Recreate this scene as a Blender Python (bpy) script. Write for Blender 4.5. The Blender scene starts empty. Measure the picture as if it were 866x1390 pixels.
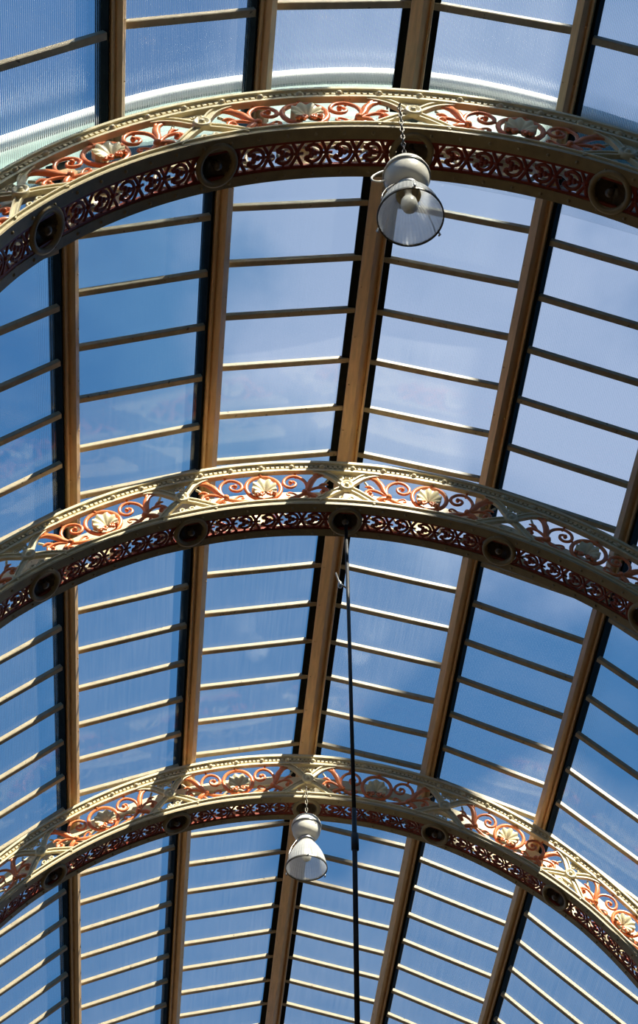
import bpy, math, random
import numpy as np
from mathutils import Vector, Matrix
random.seed(7)
U = 1.3            # metres per arch module
EYE = 1.6          # eye height above the floor
C = bpy.context.scene.collection
PI = math.pi

# ------------------------------------------------------------------ camera
fw = Vector((0.06182607, 0.63639057, 0.76888529))
rt = Vector((0.99603355, -0.08872951, -0.00665148))
up = Vector((-0.06398987, -0.76624677, 0.63935215))
rt = -rt if rt.dot(fw.cross(Vector((0, 0, 1)))) < 0 else rt
up = rt.cross(fw)
cam = bpy.data.cameras.new('camera')
cam.sensor_fit = 'HORIZONTAL'; cam.sensor_width = 36.0
cam.lens = 2187.9 / 866 * 36.0
cam.shift_y = -45 / 866
cam.clip_end = 500
co = bpy.data.objects.new('camera', cam); C.objects.link(co)
R = Matrix((rt, up, -fw)).transposed().to_4x4()
R.translation = Vector((0, 0, EYE))
co.matrix_world = R
bpy.context.scene.camera = co

def W(p):
    return (p[0] * U, p[1] * U, p[2] * U + EYE)

# --------------------------------------------------------------- materials
def newmat(name):
    m = bpy.data.materials.new(name); m.use_nodes = True
    nt = m.node_tree; nt.nodes.clear()
    out = nt.nodes.new('ShaderNodeOutputMaterial')
    return m, nt, out

def paint(name, col, rough=.5, var=.12, scale=18, spots=None, bump=.15, metal=0., stretch=(1, 1, 1)):
    m, nt, out = newmat(name)
    N = nt.nodes.new; L = nt.links.new
    b = N('ShaderNodeBsdfPrincipled'); b.inputs['Roughness'].default_value = rough
    b.inputs['Metallic'].default_value = metal
    tc = N('ShaderNodeTexCoord'); mp = N('ShaderNodeMapping'); mp.inputs['Scale'].default_value = stretch
    L(tc.outputs['Object'], mp.inputs['Vector'])
    n = N('ShaderNodeTexNoise'); n.inputs['Scale'].default_value = scale; n.inputs['Detail'].default_value = 5
    L(mp.outputs[0], n.inputs['Vector'])
    r = N('ShaderNodeValToRGB'); e = r.color_ramp.elements
    e[0].position = .3; e[1].position = .7
    e[0].color = tuple(c * (1 - var) for c in col) + (1,)
    e[1].color = tuple(min(1, c * (1 + var)) for c in col) + (1,)
    L(n.outputs[0], r.inputs[0])
    src = r.outputs[0]
    if spots:
        n2 = N('ShaderNodeTexNoise'); n2.inputs['Scale'].default_value = spots[1]; n2.inputs['Detail'].default_value = 6
        L(mp.outputs[0], n2.inputs['Vector'])
        r2 = N('ShaderNodeValToRGB'); r2.color_ramp.elements[0].position = spots[2]; r2.color_ramp.elements[1].position = spots[2] + .04
        L(n2.outputs[0], r2.inputs[0])
        mx = N('ShaderNodeMixRGB'); mx.inputs[2].default_value = tuple(spots[0]) + (1,)
        L(r2.outputs[0], mx.inputs[0]); L(src, mx.inputs[1]); src = mx.outputs[0]
    L(src, b.inputs['Base Color'])
    if bump:
        bp = N('ShaderNodeBump'); bp.inputs['Strength'].default_value = bump; bp.inputs['Distance'].default_value = .004
        L(n.outputs[0], bp.inputs['Height']); L(bp.outputs[0], b.inputs['Normal'])
    L(b.outputs[0], out.inputs[0])
    return m

M = {}
M['cream'] = paint('cream_paint', (.70, .59, .36), .38, .08, 14, spots=((.30, .20, .09), 30, .70))
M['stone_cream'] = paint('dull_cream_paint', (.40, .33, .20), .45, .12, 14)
M['shell'] = paint('shell_cream_paint', (.74, .62, .36), .35, .08, 25)
M['orange'] = paint('terracotta_gloss_paint', (.76, .215, .07), .28, .12, 20)
M['red'] = paint('shaded_red_gloss_paint', (.26, .036, .012), .3, .15, 20)  # orange-red deepened in the colour to stand for shade under the arches
M['soffit'] = paint('shaded_cream_paint', (.34, .25, .12), .4, .12, 16)  # cream darkened in the colour to stand for shade on the undersides
M['dish'] = paint('shaded_cream_dish', (.12, .085, .05), .3, .12, 16)  # cream darkened further, painting in the shade of the recessed dishes
M['gold'] = paint('ochre_brown_beam_paint', (.66, .40, .17), .42, .14, 10, stretch=(4, .5, 4))
M['bar'] = paint('pale_bar_paint', (.40, .32, .20), .4, .12, 16, spots=((.12, .09, .05), 26, .66))
M['black'] = paint('near_black_flange', (.014, .015, .012), .9, .2, 12)  # one near-black colour for the strips beside the beam casings
M['black'].node_tree.nodes['Principled BSDF'].inputs['Specular IOR Level'].default_value = .03
M['iron'] = paint('dark_steel', (.14, .125, .10), .4, .2, 30, metal=.6)
M['steel'] = paint('galvanised_steel', (.5, .48, .44), .3, .15, 40, metal=.9)
M['enamel'] = paint('chipped_white_enamel', (.90, .83, .69), .3, .05, 12, spots=((.16, .13, .09), 13, .66))
M['bulb'] = paint('opal_bulb_glass', (.85, .80, .68), .25, .03, 20, bump=0)
M['rod'] = paint('matt_black_rod', (.012, .011, .012), .45, .1, 20)
M['plaster'] = paint('warm_plaster', (.085, .065, .042), .8, .08, 2)
M['tile'] = paint('sandstone_floor', (.085, .062, .038), .7, .12, 1.5)
M['copper'] = paint('verdigris_boarding', (.15, .24, .21), .7, .25, 6)
M['lead'] = paint('white_coping', (.85, .84, .80), .6, .08, 5)
M['brick'] = paint('unseen_brick', (.30, .13, .08), .8, .2, 3)

def glass(name, clear, rough_part, dirt, tint, streak=(60, 1.5, 60), rr=.25):
    """sheet glass: mostly see-through, part ribbed refraction, a film of dust that catches the sun"""
    m, nt, out = newmat(name); N = nt.nodes.new; L = nt.links.new
    tc = N('ShaderNodeTexCoord')
    tr = N('ShaderNodeBsdfTransparent'); tr.inputs[0].default_value = tuple(tint) + (1,)
    gl = N('ShaderNodeBsdfGlossy'); gl.inputs['Roughness'].default_value = .08
    rf = N('ShaderNodeBsdfRefraction'); rf.inputs['Roughness'].default_value = rr; rf.inputs['IOR'].default_value = 1.25
    rf.inputs['Color'].default_value = tuple(tint) + (1,)
    df = N('ShaderNodeBsdfTranslucent'); df.inputs[0].default_value = (.9, .9, .88, 1)
    mp = N('ShaderNodeMapping'); mp.inputs['Scale'].default_value = streak
    L(tc.outputs['Object'], mp.inputs['Vector'])
    n = N('ShaderNodeTexNoise'); n.inputs['Scale'].default_value = 1.2; n.inputs['Detail'].default_value = 4
    L(mp.outputs[0], n.inputs['Vector'])
    n2 = N('ShaderNodeTexNoise'); n2.inputs['Scale'].default_value = 1.1; n2.inputs['Detail'].default_value = 6
    L(tc.outputs['Object'], n2.inputs['Vector'])
    mu = N('ShaderNodeMath'); mu.operation = 'MULTIPLY'; L(n.outputs[0], mu.inputs[0]); L(n2.outputs[0], mu.inputs[1])
    mr = N('ShaderNodeMapRange'); mr.inputs[1].default_value = .12; mr.inputs[2].default_value = .45
    mr.inputs[3].default_value = dirt * .5; mr.inputs[4].default_value = dirt * 1.6
    L(mu.outputs[0], mr.inputs[0])
    m1 = N('ShaderNodeMixShader')
    sx = N('ShaderNodeSeparateXYZ'); L(tc.outputs['Object'], sx.inputs[0])
    f1 = N('ShaderNodeMath'); f1.operation = 'MULTIPLY'; f1.inputs[1].default_value = 85; L(sx.outputs[0], f1.inputs[0])
    f2 = N('ShaderNodeMath'); f2.operation = 'FRACT'; L(f1.outputs[0], f2.inputs[0])
    f3 = N('ShaderNodeMath'); f3.operation = 'LESS_THAN'; f3.inputs[1].default_value = rough_part; L(f2.outputs[0], f3.inputs[0])
    L(f3.outputs[0], m1.inputs[0])
    L(tr.outputs[0], m1.inputs[1]); L(rf.outputs[0], m1.inputs[2])
    m2 = N('ShaderNodeMixShader'); L(mr.outputs[0], m2.inputs[0]); L(m1.outputs[0], m2.inputs[1]); L(df.outputs[0], m2.inputs[2])
    m3 = N('ShaderNodeMixShader'); m3.inputs[0].default_value = .03
    L(m2.outputs[0], m3.inputs[1]); L(gl.outputs[0], m3.inputs[2])
    L(m3.outputs[0], out.inputs[0])
    return m
M['glass'] = glass('roof_glass', 1, .06, .012, (.93, .96, .97))
M['ribbed'] = glass('ribbed_roof_glass', 1, .30, .012, (.93, .96, .97), streak=(90, 2, 90), rr=.3)

def prismatic():
    m, nt, out = newmat('prismatic_clear_shade'); N = nt.nodes.new; L = nt.links.new
    tr = N('ShaderNodeBsdfTransparent'); tr.inputs[0].default_value = (.96, .96, .97, 1)
    b = N('ShaderNodeBsdfPrincipled'); b.inputs['Base Color'].default_value = (.9, .89, .86, 1); b.inputs['Roughness'].default_value = .18
    tl = N('ShaderNodeBsdfTranslucent'); tl.inputs[0].default_value = (.85, .84, .82, 1)
    a = N('ShaderNodeMixShader'); a.inputs[0].default_value = .5; L(b.outputs[0], a.inputs[1]); L(tl.outputs[0], a.inputs[2])
    lw = N('ShaderNodeLayerWeight'); lw.inputs[0].default_value = .35
    mr = N('ShaderNodeMapRange'); mr.inputs[3].default_value = .58; mr.inputs[4].default_value = .92
    L(lw.outputs['Facing'], mr.inputs[0])
    c = N('ShaderNodeMixShader'); L(mr.outputs[0], c.inputs[0]); L(tr.outputs[0], c.inputs[1]); L(a.outputs[0], c.inputs[2])
    L(c.outputs[0], out.inputs[0]); return m
M['prism'] = prismatic()
def lens():
    m, nt, out = newmat('clear_lamp_cover'); N = nt.nodes.new; L = nt.links.new
    tr = N('ShaderNodeBsdfTransparent'); tr.inputs[0].default_value = (.95, .96, .97, 1)
    g = N('ShaderNodeBsdfGlossy'); g.inputs['Roughness'].default_value = .05
    c = N('ShaderNodeMixShader'); c.inputs[0].default_value = .08; L(tr.outputs[0], c.inputs[1]); L(g.outputs[0], c.inputs[2])
    L(c.outputs[0], out.inputs[0]); return m
M['lens'] = lens()

# ------------------------------------------------------------- mesh builder
class MB:
    def __init__(s): s.v = []; s.f = []; s.sm = []
    def grid(s, rows, close_u=False, close_v=False, cap=False, smooth=False):
        """rows: list of equal-length rings"""
        b = len(s.v); n = len(rows[0]); m = len(rows)
        for r in rows: s.v.extend(r)
        for i in range(m - (0 if close_v else 1)):
            for j in range(n - (0 if close_u else 1)):
                a = b + i * n + j; a2 = b + i * n + (j + 1) % n
                c = b + ((i + 1) % m) * n + (j + 1) % n; d = b + ((i + 1) % m) * n + j
                s.f.append((a, a2, c, d)); s.sm.append(smooth)
        if cap:
            s.f.append(tuple(b + j for j in range(n))[::-1]); s.sm.append(False)
            s.f.append(tuple(b + (m - 1) * n + j for j in range(n))); s.sm.append(False)
    def tube(s, path, rad, sides=8, flat=1.0, axis=None, cap=True):
        """round tube along path; flat scales the radius along `axis`"""
        P = [Vector(p) for p in path]; rows = []
        ax = Vector(axis) if axis is not None else None
        prev = None
        for i, p in enumerate(P):
            t = (P[min(i + 1, len(P) - 1)] - P[max(i - 1, 0)])
            if t.length < 1e-9: t = Vector((1, 0, 0))
            t.normalize()
            if ax is not None:
                b_ = ax - t * ax.dot(t)
                b_.normalize()
            else:
                ref = prev if prev is not None else (Vector((0, 0, 1)) if abs(t.z) < .9 else Vector((1, 0, 0)))
                b_ = ref - t * ref.dot(t); b_.normalize(); prev = b_
            a_ = t.cross(b_)
            r = rad[i] if hasattr(rad, '__len__') else rad
            rows.append([tuple(p + a_ * (r * math.cos(2 * PI * k / sides)) + b_ * (r * flat * math.sin(2 * PI * k / sides))) for k in range(sides)])
        s.grid(rows, close_u=True, cap=cap, smooth=True)
    def lathe(s, prof, c, axis, n=20, smooth=True, flute=None, cap=False):
        """prof: [(r, h)], axis unit vector, c centre"""
        A = Vector(axis).normalized(); X = A.orthogonal().normalized(); Y = A.cross(X); c = Vector(c); rows = []
        for r, h in prof:
            row = []
            for k in range(n):
                t = 2 * PI * k / n; rr = r * (1 + (flute * math.cos(t * (n // 4)) if flute and r > 1e-4 else 0))
                row.append(tuple(c + A * h + (X * math.cos(t) + Y * math.sin(t)) * rr))
            rows.append(row)
        s.grid(rows, close_u=True, smooth=smooth, cap=cap)
    def box(s, c, h, steps=1):
        x0, x1 = c[0] - h[0], c[0] + h[0]
        rows = []
        for i in range(steps + 1):
            x = x0 + (x1 - x0) * i / steps
            rows.append([(x, c[1] - h[1], c[2] - h[2]), (x, c[1] + h[1], c[2] - h[2]), (x, c[1] + h[1], c[2] + h[2]), (x, c[1] - h[1], c[2] + h[2])])
        s.grid(rows, close_u=True, cap=True)
    def build(s, name, mat, parent=None, f=None, bevel=0):
        me = bpy.data.meshes.new(name)
        org = parent_origin(parent)
        vs = [Vector(W(f(p) if f else p)) - org for p in s.v]
        me.from_pydata(vs, [], s.f); me.update()
        me.polygons.foreach_set('use_smooth', s.sm)
        me.materials.append(M[mat])
        o = bpy.data.objects.new(name, me); C.objects.link(o)
        if parent: o.parent = parent
        if bevel:
            b = o.modifiers.new('bevel', 'BEVEL'); b.width = bevel; b.segments = 2; b.limit_method = 'ANGLE'
        return o

def parent_origin(p):
    o = Vector((0, 0, 0))
    while p is not None:
        o = o + Vector(p.location); p = p.parent
    return o

def tag(o, label=None, cat=None, group=None, kind=None):
    if label: o['label'] = label
    if cat: o['category'] = cat
    if group: o['group'] = group
    if kind: o['kind'] = kind
    return o
def empty(name, p, label, cat, group=None, kind=None):
    o = bpy.data.objects.new(name, None); C.objects.link(o); o.location = W(p); o.empty_display_size = .1
    return tag(o, label, cat, group, kind)

# ------------------------------------------------------------ arch geometry
SS = np.linspace(-3.6, 3.6, 1441)
def curve(kap, e=-.0319):
    phi = kap * (SS + e * SS ** 3 / 3); h = SS[1] - SS[0]; m = (phi[1:] + phi[:-1]) / 2
    x = np.concatenate([[0], np.cumsum(np.cos(m))]) * h; z = np.concatenate([[0], np.cumsum(-np.sin(m))]) * h
    k = len(SS) // 2
    return x - x[k], z - z[k], phi
class Arch:
    def __init__(s, cx, cz, y, s0, kap, ns): s.cx, s.cz, s.y, s.s0, s.ns = cx, cz, y, s0, ns; s.c = curve(kap)
    def __call__(s, p):            # p = (along, radial, depth)
        t = p[0] + s.s0; g = 1 - .0452 * min(t * t, 5.)
        x = np.interp(t, SS, s.c[0]); z = np.interp(t, SS, s.c[1]); a = np.interp(t, SS, s.c[2])
        n = p[1] * s.ns * g
        return (s.cx + x + n * math.sin(a), s.y + p[2], s.cz + z + n * math.cos(a))
KAP = .4131
ARCH = {1: Arch(.8068, 6.730, 3.3697, -.0317, KAP * 1.283, .93),
        2: Arch(.7705, 7.3825, 6.1592, -.0065, KAP, 1.),
        3: Arch(.7917, 7.4988, 8.9972, -.0218, KAP * .956, 1.)}
RO, RI, WD = .2054, .1577, .2408
SMIN, SMAX = -3.3, 3.3

def sweep(mb, prof, s0, s1, steps):
    mb.grid([[(s0 + (s1 - s0) * i / steps, n, d) for n, d in prof] for i in range(steps + 1)], close_u=True, cap=True)
def rect(n0, n1, d0, d1): return [(n0, d0), (n1, d0), (n1, d1), (n0, d1)]

def qbez(a, b, c, n=6):
    return [tuple((1 - t) ** 2 * a[i] + 2 * t * (1 - t) * b[i] + t * t * c[i] for i in range(2)) for t in [k / n for k in range(n + 1)]]

def strap(mb, path, w, d0, d1, lip=.0):
    """flat bar following a 2D path (s, n); lips stand on both edges"""
    P = [Vector((p[0], p[1])) for p in path]; L_, R_ = [], []
    for i, p in enumerate(P):
        t = (P[min(i + 1, len(P) - 1)] - P[max(i - 1, 0)]).normalized(); q = Vector((-t.y, t.x)) * w / 2
        L_.append(p + q); R_.append(p - q)
    def bar(A, B, a0, a1): mb.grid([[(A[i].x, A[i].y, a0), (B[i].x, B[i].y, a0), (B[i].x, B[i].y, a1), (A[i].x, A[i].y, a1)] for i in range(len(A))], close_u=True, cap=True)
    bar(L_, R_, d0, d1)
    if lip:
        s_ = -1 if lip < 0 else 1
        dd = d0 if d0 < d1 else d1
        k = .22
        bar(L_, [l.lerp(r, k) for l, r in zip(L_, R_)], dd - abs(lip), dd)
        bar([l.lerp(r, 1 - k) for l, r in zip(L_, R_)], R_, dd - abs(lip), dd)

def spiral(c, r0, r1, a0, turns, n=26):
    """2D spiral about c from radius r0 (start angle a0) inward to r1"""
    return [(c[0] + (r0 + (r1 - r0) * (k / n) ** .8) * math.cos(a0 + turns * 2 * PI * k / n),
             c[1] + (r0 + (r1 - r0) * (k / n) ** .8) * math.sin(a0 + turns * 2 * PI * k / n)) for k in range(n + 1)]
def catmull(pts, n=5):
    P = [pts[0]] + list(pts) + [pts[-1]]; out = []
    for i in range(1, len(P) - 2):
        a, b, c, d = [Vector(q) for q in P[i - 1:i + 3]]
        for k in range(n):
            t = k / n
            out.append(tuple(.5 * ((2 * b) + (c - a) * t + (2 * a - 5 * b + 4 * c - d) * t * t + (3 * b - a - 3 * c + d) * t ** 3)))
    out.append(tuple(pts[-1])); return out
def taper(n, a, b, c=None):
    """radius profile: a at the start, b in the middle, c at the end"""
    c = a if c is None else c
    return [(a + (b - a) * math.sin(PI * .5 * min(1, 2 * t))) if t < .5 else (c + (b - c) * math.sin(PI * .5 * min(1, 2 * (1 - t)))) for t in [k / (n - 1) for k in range(n)]]

def scroll_half(mb, s_c, sg, dep, sides=7):
    """acanthus scroll on one side of the shell ring; sg = -1 left, +1 right"""
    def T(path, rad, d=0.):
        rad = [r_ * .84 for r_ in rad] if hasattr(rad, '__len__') else rad * .84
        mb.tube([(s_c + sg * p[0], p[1], dep + d) for p in path], rad, sides, .8, axis=(0, 0, 1))
    # main stem: from under the ring outward and down to the node
    p = catmull([(.02, -.112), (.07, -.118), (.13, -.108), (.19, -.088), (.245, -.058)])
    T(p, taper(len(p), .010, .017, .013))
    # large C scroll: rises from the node, over the top and curls into a volute
    p = catmull([(.245, -.058), (.262, .0), (.248, .055), (.205, .092), (.158, .086), (.128, .050), (.130, .012), (.158, -.008), (.188, .004), (.196, .030), (.180, .046), (.162, .036)], 5)
    T(p, taper(len(p), .013, .0125, .009), -.006)
    mb.lathe([(.0, -.013), (.010, -.011), (.014, 0), (.010, .011), (0, .013)], (s_c + sg * .166, .030, dep - .012), (0, 0, 1), 10)
    # short tie from ring to volute
    p = catmull([(.105, .012), (.118, .028), (.13, .04)]); T(p, .009)
    # little inner tendril below the volute
    p = catmull([(.20, -.083), (.178, -.060), (.152, -.048), (.135, -.058), (.138, -.072), (.152, -.070)]); T(p, taper(len(p), .008, .008, .006))
    # upper acanthus leaf
    p = catmull([(.238, -.058), (.270, -.015), (.290, .040), (.325, .088), (.372, .104)])
    T(p, taper(len(p), .010, .024, .004), -.006)
    p = catmull([(.300, .05), (.318, .10), (.345, .122)]); T(p, taper(len(p), .009, .013, .003), -.008)
    # outer curl
    p = catmull([(.245, -.058), (.290, -.024), (.335, -.006), (.372, -.014), (.386, -.042), (.366, -.062), (.344, -.050), (.350, -.034)])
    T(p, taper(len(p), .010, .013, .007), -.004)
    mb.lathe([(.0, -.012), (.010, -.010), (.013, 0), (0, .010)], (s_c + sg * .357, -.042, dep - .010), (0, 0, 1), 9)
    p = catmull([(.33, -.004), (.36, .022), (.392, .018)]); T(p, taper(len(p), .006, .012, .003), -.006)
    # lower leaf
    p = catmull([(.240, -.062), (.275, -.072), (.308, -.095), (.322, -.118)]); T(p, taper(len(p), .010, .022, .004), -.006)
    p = catmull([(.28, -.08), (.255, -.105), (.262, -.122)]); T(p, taper(len(p), .008, .012, .004), -.004)
    # collar at the node
    mb.lathe([(0, -.02), (.016, -.016), (.021, 0), (.016, .012), (0, .014)], (s_c + sg * .243, -.056, dep - .006), (0, 0, 1), 10)

def shell(mb, s_c, dep, r=.082):
    """scallop: ribbed fan opening upwards"""
    n = 22; rows = []
    base = (s_c, -.046)
    for j in range(0, 7):
        q = j / 6
        row = []
        for k in range(n * 2 + 1):
            a = -.42 + (PI + .84) * k / (2 * n)
            rib = math.cos(a * 11)
            rr = (.010 + q * (.058 + .028 * math.sin(max(0, min(PI, a))) ** 1 + .004 * rib))
            h = -.018 * math.sin(q * PI * .62) - .010 * q * (rib * .5 + .5) - .004
            row.append((base[0] + rr * math.cos(a), base[1] + rr * math.sin(a), dep + h))
        rows.append(row)
    mb.grid(rows, smooth=False)
    mb.grid([[(x, y, dep + .012) for x, y, d in rows[0]], [(x, y, dep + .012) for x, y, d in rows[-1]], rows[-1]], smooth=False)

def build_arch(idx, label, group):
    A = ARCH[idx]
    root = empty('roof_arch', (A.cx, A.y, A.cz + .0), label, 'arch', group)
    S0, S1 = SMIN, SMAX; ST = 150
    # ---- front and back faces
    for side, d0, sg in (('front_rim', 0., 1), ('back_rim', WD, -1)):
        mb = MB()
        D = lambda a, b: (d0 + sg * a, d0 + sg * b)
        def add(n0, n1, a, b):
            x, y = D(a, b); sweep(mb, rect(n0, n1, min(x, y), max(x, y)), S0, S1, ST)
        add(.128, .200, 0, .020)          # upper chord
        add(.186, RO, -.026, .012)        # cornice lip
        add(.176, .187, -.014, .002)
        add(.128, .145, -.014, .002)      # inner fillet
        add(-.156, -.122, 0, .026)        # lower chord
        add(-.131, -.122, -.011, .002)
        mb.build(side, 'cream', root, A)
    mb = MB(); k = S0 + .02
    while k < S1:
        mb.box((k, .1655, -.006), (.0085, .0095, .007)); k += .0275
    sweep(mb, rect(.157, .174, -.003, .001), S0, S1, ST)
    mb.build('dentil_moulding', 'cream', root, A)
    mb = MB(); k = -3.2 + .0875
    while k < 3.2:
        mb = MB(); mb.lathe([(.016, 0.), (.015, -.012), (.009, -.022), (0, -.024)], (k, .160, -.004), (0, 0, 1), 10); k += .175
        mb.build('moulding_stud', 'cream', root, A)
    # ---- crossed straps with rosettes at every node, scrolls between
    for k in (-3, -2, -1, 0, 1, 2, 3):
        mb = MB()
        for sx in (-1, 1):
            strap(mb, [(k + sx * q[0], q[1]) for q in [(0., 0.), (.045, .045)] + qbez((.072, .075), (.112, .122), (.19, .139), 7)], .040, 0, .016, .008)
            strap(mb, [(k + sx * q[0], q[1]) for q in [(0., 0.), (.075, -.048), (.135, -.092), (.185, -.130)]], .038, 0, .016, .008)
        mb.build('cross_strap', 'cream', root, A)
        mb = MB()
        mb.lathe([(.0, -.030), (.012, -.028), (.014, -.016), (.024, -.014), (.030, -.024), (.040, -.022), (.044, -.008), (.044, .004)], (k, 0, 0), (0, 0, 1), 24)
        mb.build('rosette', 'cream', root, A)
        mb = MB()
        for sx in (-1, 1):
            arc = [(k + sx * (.030 + .105 * math.cos(t)), .105 * math.sin(t), .014) for t in np.linspace(-.72, .72, 12)]
            mb = MB(); mb.tube(arc, .0075, 6); mb.build('spandrel_arc', 'cream', root, A)
        for sy, nn in ((1, .092), (-1, -.092)):
            for sx in (-1, 1):
                sp = spiral((k + sx * .028, nn), .026, .006, PI if sx > 0 else 0, sx * -1.4 * sy, 16)
                mb = MB(); mb.tube([(q[0], q[1], .012) for q in sp], .007, 6); mb.build('spandrel_curl', 'cream', root, A)
            mb = MB(); mb.tube([(k - .055, nn + sy * .022, .014), (k, nn + sy * .028, .014), (k + .055, nn + sy * .022, .014)], .0065, 6); mb.build('spandrel_bar', 'cream', root, A)
        mb = MB()      # back face crossing, plain
        for sx in (-1, 1):
            strap(mb, [(k + sx * q[0], q[1]) for q in [(0., 0.), (.075, .072), (.13, .112), (.22, .137)]], .044, WD - .03, WD)
            strap(mb, [(k + sx * q[0], q[1]) for q in [(0., 0.), (.135, -.092), (.185, -.130)]], .042, WD - .03, WD)
        mb.build('rear_cross_strap', 'cream', root, A)
    for k in (-3, -2, -1, 0, 1, 2):
        c = k + .5
        mb = MB()
        ring = [(c + .104 * math.cos(t), .002 + .104 * math.sin(t), .012) for t in np.linspace(0, 2 * PI, 37)]
        mb.tube(ring, .0135, 8, .8, axis=(0, 0, 1), cap=False)
        for sg in (-1, 1):
            scroll_half(mb, c, sg, .012)
            for r0 in ((.020, -.070), (.048, -.062)):     # crest curls under the shell
                sp = spiral((c + sg * r0[0], r0[1]), .018, .004, -PI / 2, sg * 1.3, 14)
                mb.tube([(q[0], q[1], -.012) for q in sp], .0075, 6)
        mb.lathe([(0, -.012), (.010, -.008), (.012, .004), (0, .012)], (c, .112, .008), (0, 0, 1), 8)
        for a in (0, .52, PI - .52, PI):                   # ties from ring to frame
            pass
        mb.tube([(c, -.100, .012), (c, -.130, .012)], .013, 6)
        mb.tube([(c, .104, .012), (c, .132, .012)], .010, 6)
        for sg in (-1, 1):
            mb.tube([(c + sg * .13, -.108, .014), (c + sg * .13, -.13, .014)], .011, 6)
            mb.tube([(c + sg * .205, .088, .014), (c + sg * .205, .132, .014)], .007, 6)
        sc = mb.build('scroll_panel', 'orange', root, A)
        mb = MB(); shell(mb, c, .004)
        tag(mb.build('scallop_shell', 'shell', sc, A), 'cream scallop shell inside the orange ring')
        mb = MB()
        ring = [(c + .104 * math.cos(t), .002 + .104 * math.sin(t), WD - .014) for t in np.linspace(0, 2 * PI, 31)]
        mb.tube(ring, .0125, 6, cap=False)
        p_ = [(.245, -.058), (.262, .0), (.248, .055), (.205, .092), (.158, .086), (.128, .050), (.130, .012), (.158, -.008), (.188, .004)]
        for sg in (-1, 1):
            for pts, rr in (([(0, -.108), (.07, -.118), (.13, -.108), (.19, -.088), (.245, -.058)], .014), (p_, .012), ([(.238, -.058), (.290, .040), (.372, .104)], .015), ([(.245, -.058), (.335, -.006), (.386, -.042), (.35, -.05)], .011), ([(.24, -.06), (.308, -.095), (.322, -.12)], .014)):
                q_ = catmull(pts, 3)
                mb.tube([(c + sg * q[0], q[1], WD - .014) for q in q_], rr * .75, 6)
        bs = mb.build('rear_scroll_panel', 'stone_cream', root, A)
        mb = MB(); mb.lathe([(.078, .0), (.074, .012), (.03, .022), (0, .024)], (c, 0, WD - .02), (0, 0, 1), 20)
        mb.build('rear_shell_disc', 'shell', bs, A)
    # ---- soffit: two flanges, pierced lattice, bosses
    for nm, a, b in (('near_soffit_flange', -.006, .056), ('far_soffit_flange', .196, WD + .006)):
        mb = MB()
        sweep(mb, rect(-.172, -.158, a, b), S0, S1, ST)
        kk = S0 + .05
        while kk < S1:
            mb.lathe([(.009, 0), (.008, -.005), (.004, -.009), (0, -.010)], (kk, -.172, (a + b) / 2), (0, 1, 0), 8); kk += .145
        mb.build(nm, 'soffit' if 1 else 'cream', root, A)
    mb = MB()
    for a, b in ((.056, .070), (.182, .196)):
        sweep(mb, rect(-.166, -.150, a, b), S0, S1, ST)
    mb.build('lattice_border', 'red', root, A)
    NN = -.158; DM = .126
    for k in (-3, -2, -1, 0, 1, 2):
        c = k + .5
        mb = MB()
        def TT(pts, r=.0095): mb.tube([(p[0], NN, p[1]) for p in pts], r, 6, .7, axis=(0, 1, 0))
        pitch = .148
        for j in range(5):
            u = c + (j - 2) * pitch
            # C ring open to the left, ends curled
            TT([(u + .006 + .043 * math.cos(t), DM + .043 * math.sin(t)) for t in np.linspace(-2.45, 2.45, 20)])
            for sy in (-1, 1):
                TT([(q[0], q[1]) for q in spiral((u - .020, DM + sy * .024), .014, .003, sy * PI * .75, sy * .9, 9)], .008)
            # trefoil
            for a in (0, 2.1, -2.1):
                mb.lathe([(.0, -.010), (.012, -.008), (.0155, 0), (.012, .008), (0, .010)], (u + .004 + .014 * math.cos(a), NN, DM + .014 * math.sin(a)), (0, 1, 0), 8)
            TT([(u + .018, DM), (u + .049, DM)], .008)
            # stubs to the border
            for sy in (-1, 1): TT([(u + .006, DM + sy * .043), (u + .006, DM + sy * .060)], .008)
        for j in range(6):
            u = c + (j - 2.5) * pitch
            for sy in (-1, 1):
                TT(catmull([(u - .030, DM + sy * .060), (u - .012, DM + sy * .030), (u, DM + sy * .006), (u, DM)], 3), .0095)
                TT(catmull([(u + .030, DM + sy * .060), (u + .012, DM + sy * .030), (u, DM + sy * .006), (u, DM)], 3), .0095)
            TT([(u - .030, DM), (u + .030, DM)], .008)
            mb.lathe([(0, -.012), (.012, -.008), (.014, 0), (0, .01)], (u, NN, DM), (0, 1, 0), 8)
        for sg in (-1, 1):         # concave end frames next to the bosses
            e = c + sg * .5
            TT([(e - sg * .125 * math.cos(t), .120 + .125 * math.sin(t)) for t in np.linspace(-.52, .52, 10)], .012)
            for sy in (-1, 1):
                TT([(c + sg * .37, DM), (e - sg * .118, .120 + sy * .052)], .009)
        mb.build('soffit_lattice', 'red', root, A)
    for k in (-3, -2, -1, 0, 1, 2, 3):
        mb = MB()
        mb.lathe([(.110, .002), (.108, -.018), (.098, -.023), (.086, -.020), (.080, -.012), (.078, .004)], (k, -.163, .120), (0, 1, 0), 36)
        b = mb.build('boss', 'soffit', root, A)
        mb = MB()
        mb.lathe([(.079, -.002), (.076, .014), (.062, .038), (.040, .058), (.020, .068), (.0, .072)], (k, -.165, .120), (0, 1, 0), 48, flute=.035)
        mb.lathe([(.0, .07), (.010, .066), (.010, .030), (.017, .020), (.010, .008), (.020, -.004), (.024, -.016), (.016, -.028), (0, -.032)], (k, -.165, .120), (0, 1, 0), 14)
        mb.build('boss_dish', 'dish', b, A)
    return root

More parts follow.
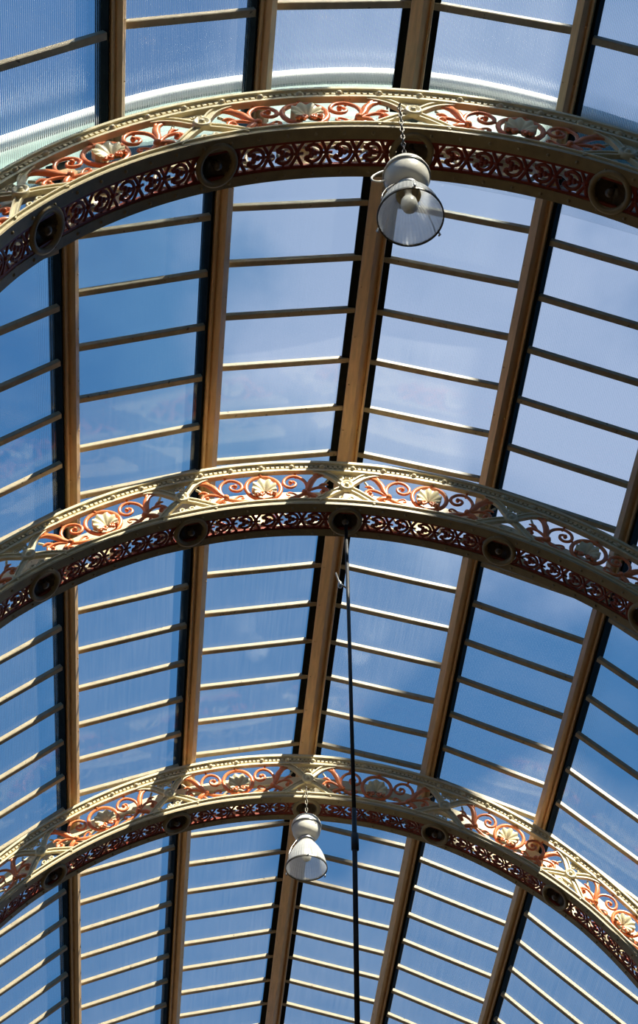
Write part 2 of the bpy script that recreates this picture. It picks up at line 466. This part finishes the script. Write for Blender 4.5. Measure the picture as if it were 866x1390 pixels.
build_arch(1, 'nearest and largest ornate cream iron arch with orange scrolls, top of the photo', 'ornate iron arches')
build_arch(2, 'middle ornate cream and orange iron arch, black rod hanging from its centre', 'ornate iron arches')
build_arch(3, 'farthest, lowest-looking ornate cream and orange arch with the small lamp under its crown', 'ornate iron arches')

# ------------------------------------------------------------------- roof
RZ = .50
LAM = (7.3825 + RZ) / (7.3825 + .3)
CXR, CZR = .7705 - .0116, 7.3825 + .3
E = {1: ((.0931, 0.), (.8044, -.1661)), 2: ((.906, -.2714), (1.5873, -.5624)), 3: ((1.6576, -.6999), (2.5995, -1.5953))}
BAY = {0: (.1833, .7585), 1: (.0158, .023), 2: (0, 0), 3: (-.0022, .0039)}
def roofpt(b, side, x, w, Y):
    return ((CXR + BAY[b][0] + side * x) * LAM, Y, (CZR + BAY[b][1] + w) * LAM)
YR = {0: (-1.2, 4.34), 1: (4.10, 6.62), 2: (6.64, 9.46), 3: (9.48, 13.6)}
BARS = {0: [-.9 + .62 * i for i in range(8)],
        1: [4.409 - .3513 + .3513 * i for i in range(8)],
        2: [7.0845 - .35 + .3498 * i for i in range(8)],
        3: [9.748 - .3465 + .3465 * i for i in range(12)]}
BARS[0] = [3.58 - .62 * i for i in range(7)][::-1]
BARS = {b: [y * LAM for y in l if YR[b][0] + .04 < y * LAM < YR[b][1] - .04] for b, l in BARS.items()}
bayname = {0: 'in front of the nearest arch', 1: 'between the nearest and middle arches', 2: 'between the middle and farthest arches', 3: 'beyond the farthest arch'}
stripname = {(-1, 1): 'first glazed strip left of the ridge', (-1, 2): 'second glazed strip left of the ridge', (-1, 3): 'outermost left glazed strip',
             (1, 1): 'first glazed strip right of the ridge', (1, 2): 'second glazed strip right of the ridge', (1, 3): 'outermost right glazed strip'}
wn = 0
for b in (0, 1, 2, 3):
    y0, y1 = YR[b]
    for (sd, p), nm in stripname.items():
        (x0, w0), (x1, w1) = E[p]
        wn += 1
        mid = roofpt(b, sd, (x0 + x1) / 2, (w0 + w1) / 2, y0)
        t = Vector((sd * (x1 - x0), 0, w1 - w0)).normalized(); nrm = Vector((-t.z, 0, t.x)); nrm = nrm if nrm.z > 0 else -nrm
        root = empty('window_%d' % wn, mid, nm + ' ' + bayname[b], 'skylight', 'glazed roof strips', 'structure')
        ex = .03 if p == 1 else -.002
        a = Vector(roofpt(b, sd, x0 - ex, w0 - (w1 - w0) / (x1 - x0) * ex, 0)); c = Vector(roofpt(b, sd, x1 + .02, w1 + (w1 - w0) / (x1 - x0) * .02, 0))
        mb = MB()
        off = nrm * .022
        def sheet(h0, h1, ya, yb):
            g_ = a if p == 1 else a + (c - a).normalized() * .018
            q = [g_ + nrm * h0, c + nrm * h0, c + nrm * h1, g_ + nrm * h1]
            mb.grid([[(v.x, yy, v.z) for v in q] for yy in (ya, yb)], close_u=True, cap=True)
        ys = [y0] + BARS[b] + [y1]
        for i in range(len(ys) - 1): sheet(.020, .025, ys[i] + .002, ys[i + 1] - .002)
        mb.build('glass_sheet', 'ribbed' if b == 0 else 'glass', root)
        ins = 0
        for Y in BARS[b]:
            mb = MB()
            prof = [(-.018, .019), (-.018, -.005), (-.015, -.010), (.016, -.010), (.018, -.006), (.018, .019)]
            if b == 0: prof = [(u_ * 1.25, v_ * 1.15) for u_, v_ in prof]
            rows = []
            for e_ in (a, c): rows.append([tuple(e_ + nrm * v_ + Vector((0, Y + u_, 0))) for u_, v_ in prof])
            mb.grid(rows, close_u=True, cap=True)
            mb.build('glazing_bar', 'bar', root)
beamname = {-2: 'second roof beam left of the ridge', -1: 'first roof beam left of the ridge', 0: 'ridge roof beam', 1: 'first roof beam right of the ridge', 2: 'second roof beam right of the ridge'}
for b in (0, 1, 2, 3):
    y0, y1 = YR[b]
    for k, nm in beamname.items():
        sd = -1 if k < 0 else 1; q = abs(k)
        if q == 0: c0 = (0., .0); tx, tz = 1., 0.; hw = .062; fl = (-.105, .105)
        elif q == 1: c0 = (.8552, -.2188); d = Vector((.80, 0, -.36)).normalized(); tx, tz = d.x, d.z; hw = .052; fl = (-.066, .074)
        else: c0 = (1.6225, -.6312); d = Vector((.80, 0, -.62)).normalized(); tx, tz = d.x, d.z; hw = .048; fl = (-.058, .066)
        ctr = roofpt(b, sd, c0[0], c0[1], y0)
        T_ = Vector((sd * tx, 0, tz)); N_ = Vector((sd * -tz, 0, tx)) if sd > 0 else Vector((-(-tz), 0, tx))
        N_ = Vector((-T_.z, 0, T_.x)); N_ = N_ if N_.z > 0 else -N_
        root = empty('roof_beam', ctr, nm + ' ' + bayname[b], 'beam', 'ochre roof beams')
        base = Vector((ctr[0], 0, ctr[2]))
        def ext(prof, ya=y0, yb=y1):
            mb.grid([[tuple(base + T_ * u_ + N_ * v_ + Vector((0, yy, 0))) for u_, v_ in prof] for yy in (ya, yb)], close_u=True, cap=True)
        mb = MB()
        ext([(-hw, .03), (-hw, -.038), (-hw + .004, -.042), (-hw * .05, -.078), (hw - .020, -.040), (hw - .016, -.056), (hw - .004, -.056), (hw, -.046), (hw, .03)])
        mb.build('beam_casing', 'gold', root)
        mb = MB()
        s1 = .050 if q == 0 else .085
        lo = .0 if q == 0 else -.022
        ext([(fl[0], .0 if q == 0 else .030), (fl[0], s1), (fl[1], s1), (fl[1], lo - (.0 if q == 0 else .025)), (hw * .9, lo), (hw * .9, .02), (-hw * .9, .02), (-hw * .9, .0)])
        mb.build('beam_flange', 'black', root)
        mb = MB(); yy = y0 + .25
        while yy < y1:
            for u_ in (-hw + .012, hw - .022):
                mb.lathe([(.005, 0), (.004, -.004), (0, -.005)], tuple(base + T_ * u_ + N_ * -.050 + Vector((0, yy, 0))), tuple(N_), 6)
            yy += .35
        mb.build('fixings', 'gold', root)

# gable between the raised front bay and the lower roof, with its coping seen through the ribbed glass
def roofline(b, ext_=0.):
    L_ = []
    for sd in (-1, 1):
        pts = [roofpt(b, sd, x, w, 0) for p in (1, 2, 3) for x, w in E[p]]
        L_ = (pts[::-1] if sd < 0 else L_ + pts) if sd < 0 else L_ + pts
    return L_
low = roofline(1); highl = roofline(0)
mb = MB()
rows = [[(h[0], 4.37, h[2] - .06), (h[0], 4.45, h[2] - .06), (h[0], 4.45, h[2] + .54), (h[0], 4.37, h[2] + .54)] for h in highl]
mb.grid(rows, close_u=True, cap=True)
tag(mb.build('trim_1', 'copper'), 'green boarded gable band seen blurred behind the glass above the nearest arch', 'gable', kind='structure')
mb = MB()
def smoothline(L_, n=30):
    xs = [p[0] for p in L_]; zs = [p[2] for p in L_]
    X = np.linspace(xs[0], xs[-1], n); Z = np.interp(X, xs, zs)
    for _ in range(6): Z[1:-1] = (Z[:-2] + Z[1:-1] * 2 + Z[2:]) / 4
    return list(zip(X, Z))
sl = smoothline(highl)
rows = [[(x, 4.34, z + .50), (x, 4.52, z + .50), (x, 4.56, z + .58), (x, 4.52, z + .68), (x, 4.38, z + .70), (x, 4.32, z + .58)] for x, z in sl]
mb.grid(rows, close_u=True, cap=True, smooth=True)
trim2 = mb
mb = MB()
rows = [[(l[0], 4.345, l[2] + .03), (l[0], 4.352, l[2] + .03), (h[0], 4.352, h[2] - .03), (h[0], 4.345, h[2] - .03)] for l, h in zip(low, highl)]
mb.grid(rows, close_u=True, cap=True)
tag(mb.build('window_25', 'lens'), 'upright glass between the raised front bay and the lower roof', 'skylight', kind='structure')
mb = trim2
tag(mb.build('trim_2', 'lead'), 'white curved coping on top of the green gable band', 'coping', kind='structure')

# ------------------------------------------------------------ pendant lamps
def pendant(x, y, zrim, zchain, rimr, label, hookside):
    root = empty('pendant_lamp', (x, y, zrim), label, 'lamp', 'pendant lamps')
    Rr = rimr; c = (x, y, zrim); up_ = (0, 0, 1)
    # bell
    mb = MB(); n = 96; rows = []
    prof = [(1.0, 0), (1.0, .05), (.985, .18), (.95, .38), (.88, .62), (.78, .86), (.65, 1.10), (.50, 1.33), (.38, 1.50), (.33, 1.60)]
    def rings(prof, flute):
        out = []
        for r, h in prof:
            out.append([(x + Rr * r * (1 + flute * (1 if k % 2 else -1)) * math.cos(2 * PI * k / n), y + Rr * r * (1 + flute * (1 if k % 2 else -1)) * math.sin(2 * PI * k / n), zrim + Rr * h) for k in range(n)])
        return out
    mb.grid(rings(prof, .006), close_u=True, smooth=False)
    mb.build('prismatic_shade', 'prism', root)
    mb = MB(); mb.lathe([(.97 * Rr, -.02 * Rr), (.7 * Rr, -.06 * Rr), (.35 * Rr, -.085 * Rr), (.001, -.09 * Rr)], c, up_, 40); mb.build('glass_cover', 'lens', root)
    mb = MB(); mb.lathe([(1.0 * Rr, -.05 * Rr), (1.04 * Rr, -.045 * Rr), (1.045 * Rr, .0), (1.04 * Rr, .04 * Rr), (1.0 * Rr, .05 * Rr)], c, up_, 48, smooth=False); rim = mb.build('rim_band', 'iron', root)
    mb = MB()
    for a in (.5, 2.6, 4.7):
        ca, sa = math.cos(a), math.sin(a)
        mb.tube([(x + ca * Rr * 1.08, y + sa * Rr * 1.08, zrim - .10 * Rr), (x + ca * Rr * 1.13, y + sa * Rr * 1.13, zrim), (x + ca * Rr * 1.07, y + sa * Rr * 1.07, zrim + .13 * Rr)], .035 * Rr, 6)
    mb.build('rim_clip', 'steel', rim)
    mb = MB()
    for a in (2.4, 3.6, .6):
        ca, sa = math.cos(a), math.sin(a)
        mb.tube([(x + ca * Rr * r, y + sa * Rr * r, zrim + h * Rr) for r, h in ((1.06, .08), (1.0, .5), (.85, .95), (.6, 1.42), (.45, 1.66))], .018 * Rr, 5)
    mb.build('stay_wire', 'steel', root)
    # collar and bulb
    mb = MB(); mb.lathe([(.30 * Rr, 1.52 * Rr), (.40 * Rr, 1.56 * Rr), (.42 * Rr, 1.66 * Rr), (.36 * Rr, 1.74 * Rr), (.30 * Rr, 1.78 * Rr)], c, up_, 30); mb.build('collar', 'steel', root)
    mb = MB(); mb.lathe([(.0, .42 * Rr), (.12 * Rr, .44 * Rr), (.22 * Rr, .54 * Rr), (.27 * Rr, .72 * Rr), (.25 * Rr, .92 * Rr), (.17 * Rr, 1.12 * Rr), (.12 * Rr, 1.28 * Rr), (.12 * Rr, 1.6 * Rr)], c, up_, 28)
    mb.build('bulb', 'bulb', root)
    mb = MB(); mb.lathe([(.40 * Rr, 1.30 * Rr), (.36 * Rr, 1.42 * Rr), (.30 * Rr, 1.6 * Rr), (.13 * Rr, 1.6 * Rr)], c, up_, 28); mb.build('lamp_holder', 'soffit', root)
    # gear housing
    mb = MB()
    mb.lathe([(.34 * Rr, 1.72 * Rr), (.46 * Rr, 1.78 * Rr), (.60 * Rr, 1.92 * Rr), (.69 * Rr, 2.12 * Rr), (.725 * Rr, 2.34 * Rr), (.73 * Rr, 2.46 * Rr)], c, up_, 40)
    mb.lathe([(.73 * Rr, 2.46 * Rr), (.775 * Rr, 2.46 * Rr), (.775 * Rr, 2.52 * Rr), (.755 * Rr, 2.56 * Rr), (.70 * Rr, 2.76 * Rr), (.58 * Rr, 2.94 * Rr), (.40 * Rr, 3.06 * Rr), (.20 * Rr, 3.12 * Rr), (.001, 3.13 * Rr)], c, up_, 40)
    gh = mb.build('gear_housing', 'enamel', root)
    mb = MB(); mb.lathe([(.735 * Rr, 2.42 * Rr), (.765 * Rr, 2.425 * Rr), (.765 * Rr, 2.46 * Rr), (.735 * Rr, 2.465 * Rr)], c, up_, 40); mb.build('seam_band', 'steel', gh)
    # carrying hoop at the left
    if hookside:
        mb = MB()
        pts = [(x - .50 * Rr, y, zrim + 2.86 * Rr), (x - .85 * Rr, y - .02 * Rr, zrim + 2.62 * Rr), (x - 1.12 * Rr, y - .05 * Rr, zrim + 2.22 * Rr), (x - 1.10 * Rr, y - .06 * Rr, zrim + 1.98 * Rr), (x - .90 * Rr, y - .05 * Rr, zrim + 1.95 * Rr), (x - .72 * Rr, y, zrim + 2.15 * Rr)]
        mb.tube(catmull(pts, 5), .035 * Rr, 7); mb.build('flex', 'enamel', root)
    # eye and chain
    mb = MB()
    mb.lathe([(.10 * Rr, 3.10 * Rr), (.11 * Rr, 3.2 * Rr), (.05 * Rr, 3.26 * Rr), (.0, 3.27 * Rr)], c, up_, 12)
    mb.build('top_eye', 'steel', root)
    mb = MB(); z = zrim + 3.22 * Rr; i = 0; ll = .034
    while z < zchain:
        ring = [((x + (.0085 * math.cos(t) if i % 2 else 0), y + (0 if i % 2 else .0085 * math.cos(t)), z + ll / 2 + ll * .62 * math.sin(t))) for t in np.linspace(0, 2 * PI, 13)]
        mb.tube(ring, .0032, 5, cap=False); z += ll; i += 1
    pass; mb.tube([(x, y - .012, z), (x, y, z + .02), (x, y + .03, z + .03)], .005, 6)
    mb.build('hanging_chain', 'iron', root)
pendant(.705, 3.31, 5.80 * 3.31 / 3.37, 6.66, .132, 'large white pendant lamp with clear ribbed shade hanging from the nearest arch', True)
pendant(.757, 8.95, 6.727 * 8.95 / 8.997, 7.36, .137, 'small white pendant lamp with clear bell shade under the farthest arch', False)

# ------------------------------------------------------------- hanging rod
rx, ry = .768, 6.279
root = empty('hanging_rod', (rx, ry, 7.10), 'long thin black rod hanging from the centre boss of the middle arch', 'rod')
mb = MB(); mb.tube([(rx, ry, 7.17), (rx, ry, 6.2), (rx - .002, ry, 5.0)], .0105, 10); mb.build('upper_rod', 'rod', root)
mb = MB(); mb.tube([(rx - .002, ry, 5.06), (rx - .003, ry, 4.9), (rx - .02, ry, 3.5)], .0125, 10); mb.build('lower_rod', 'rod', root)
mb = MB(); mb.lathe([(.012, .05), (.019, .045), (.019, -.045), (.012, -.05)], (rx - .002, ry, 4.86), (0, 0, 1), 12); mb.build('coupling', 'rod', root)
mb = MB(); mb.tube([(rx - .013, ry - .03, 6.60), (rx - .05, ry - .03, 6.64), (rx - .07, ry - .03, 6.72)], .005, 6); mb.lathe([(.0, .02), (.012, .0), (.014, -.03), (0, -.04)], (rx - .048, ry - .03, 6.64), (0, 0, 1), 8); mb.build('hook', 'steel', root)

# -------------------------------------------------------- room shell below
def slab(name, c, h, mat, label, cat):
    mb = MB(); mb.box(c, h); return tag(mb.build(name, mat), label, cat, kind='structure')
fz = -EYE / U
XL, XR = (CXR - 2.62) * LAM, (CXR + 2.62) * LAM
zb = (CZR - 1.62) * LAM
slab('floor', ((XL + XR) / 2, 6, fz - .05), ((XR - XL) / 2 + .3, 9, .05), 'tile', 'pale sandstone arcade floor', 'floor')
slab('wall_left', (XL - .15, 6, (fz + zb) / 2), (.15, 9, (zb - fz) / 2), 'plaster', 'plain plaster arcade wall on the left', 'wall')
slab('wall_right', (XR + .15, 6, (fz + zb) / 2), (.15, 9, (zb - fz) / 2), 'plaster', 'plain plaster arcade wall on the right', 'wall')

slab('wall_back', ((XL + XR) / 2, -3.1, (fz + zb) / 2 + .4), ((XR - XL) / 2 + .3, .1, (zb - fz) / 2 + .4), 'plaster', 'end wall of the arcade behind the viewer', 'wall')
slab('wall_far', ((XL + XR) / 2, 15.1, (fz + zb) / 2 + .4), ((XR - XL) / 2 + .3, .1, (zb - fz) / 2 + .4), 'plaster', 'far end wall of the arcade', 'wall')
# unseen gabled block added next door, shaped to cast shade on the vault's right
mb = MB()
gab = [(4.0, fz), (4.05, 13.3), (5.26, 17.8), (6.5, 20.5), (7.2, 21.1), (7.9, 20.5), (11.0, 12.5), (11.0, fz)]
mb.grid([[(x, yy, z) for x, z in gab] for yy in (-1.0, -4.0)], close_u=True, cap=True)
nb = empty('shading_building', (7.6, -3, fz), 'unseen gabled block added outside on the right to shade the glass roof', 'building', kind='structure')
mb.build('gabled_block', 'brick', nb)
mb = MB(); mb.box((7.34, -1.5, 22.1), (.26, .5, 2.6)); mb.box((7.34, -1.5, 24.8), (.34, .58, .12)); mb.build('shade_stack', 'brick', nb)

# ------------------------------------------------------------------- light
SUN = Vector((.38, -.68, 1.0)).normalized()
sd = bpy.data.lights.new('sun', 'SUN'); sd.energy = 17; sd.angle = math.radians(.6); sd.color = (1, .93, .80)
so = bpy.data.objects.new('sun', sd); C.objects.link(so)
so.rotation_euler = SUN.to_track_quat('Z', 'Y').to_euler(); so.location = (10, -20, 30)

w = bpy.data.worlds.new('sky'); bpy.context.scene.world = w; w.use_nodes = True
nt = w.node_tree; nt.nodes.clear(); N = nt.nodes.new; L = nt.links.new
out = N('ShaderNodeOutputWorld'); bg = N('ShaderNodeBackground'); L(bg.outputs[0], out.inputs[0])
tc = N('ShaderNodeTexCoord')
def direction(px, py):
    return (fw + rt * ((px - 433) / 2187.9) - up * ((py - 650) / 2187.9)).normalized()
def blob(px, py, rad_in, rad_out, amt):
    d = direction(px, py); v = N('ShaderNodeVectorMath'); v.operation = 'DOT_PRODUCT'; v.inputs[1].default_value = d
    nz = N('ShaderNodeTexNoise'); nz.inputs['Scale'].default_value = 4; nz.inputs['Detail'].default_value = 5; nz.inputs['Roughness'].default_value = .6
    L(tc.outputs['Generated'], nz.inputs['Vector'])
    mz = N('ShaderNodeVectorMath'); mz.operation = 'SCALE'; mz.inputs['Scale'].default_value = .07
    sb = N('ShaderNodeVectorMath'); sb.operation = 'SUBTRACT'; sb.inputs[1].default_value = (.5, .5, .5)
    L(nz.outputs['Color'], sb.inputs[0]); L(sb.outputs[0], mz.inputs[0])
    ad = N('ShaderNodeVectorMath'); L(tc.outputs['Generated'], ad.inputs[0]); L(mz.outputs[0], ad.inputs[1])
    L(ad.outputs[0], v.inputs[0])
    mr = N('ShaderNodeMapRange'); mr.interpolation_type = 'SMOOTHSTEP'
    mr.inputs[1].default_value = math.cos(rad_out / 2187.9); mr.inputs[2].default_value = math.cos(rad_in / 2187.9)
    mr.inputs[3].default_value = 0; mr.inputs[4].default_value = amt
    L(v.outputs['Value'], mr.inputs[0]); return mr.outputs[0]
BL = (.070, .215, .47)
col = N('ShaderNodeRGB'); col.outputs[0].default_value = BL + (1,)
cur = col.outputs[0]
def mixin(fac, c):
    global cur
    m = N('ShaderNodeMixRGB'); m.inputs[2].default_value = tuple(c) + (1,); L(fac, m.inputs[0]); L(cur, m.inputs[1]); cur = m.outputs[0]
mixin(blob(60, 150, 50, 520, .35), (.045, .13, .36))
mixin(blob(430, 480, 80, 420, .55), (.16, .35, .60))
mixin(blob(730, 370, 120, 500, .95), (.50, .59, .82))
mixin(blob(640, 120, 60, 350, .5), (.30, .42, .66))
nz = N('ShaderNodeTexNoise'); nz.inputs['Scale'].default_value = 5; nz.inputs['Detail'].default_value = 7; nz.inputs['Roughness'].default_value = .62
mp = N('ShaderNodeMapping'); mp.inputs['Scale'].default_value = (1, 2.2, 1.6); L(tc.outputs['Generated'], mp.inputs[0]); L(mp.outputs[0], nz.inputs['Vector'])
mr = N('ShaderNodeMapRange'); mr.inputs[1].default_value = .52; mr.inputs[2].default_value = .80; mr.inputs[3].default_value = 0; mr.inputs[4].default_value = .16; L(nz.outputs[0], mr.inputs[0])
mixin(mr.outputs[0], (.50, .60, .78))
L(cur, bg.inputs[0]); bg.inputs[1].default_value = 1.0

sc = bpy.context.scene
sc.view_settings.view_transform = 'Standard'; sc.view_settings.look = 'None'
sc.view_settings.gamma = 1; sc.view_settings.use_curve_mapping = False
sc.view_settings.exposure = 0.0
sc.cycles.transparent_max_bounces = 24
sc.cycles.max_bounces = 10
sc.cycles.diffuse_bounces = 5
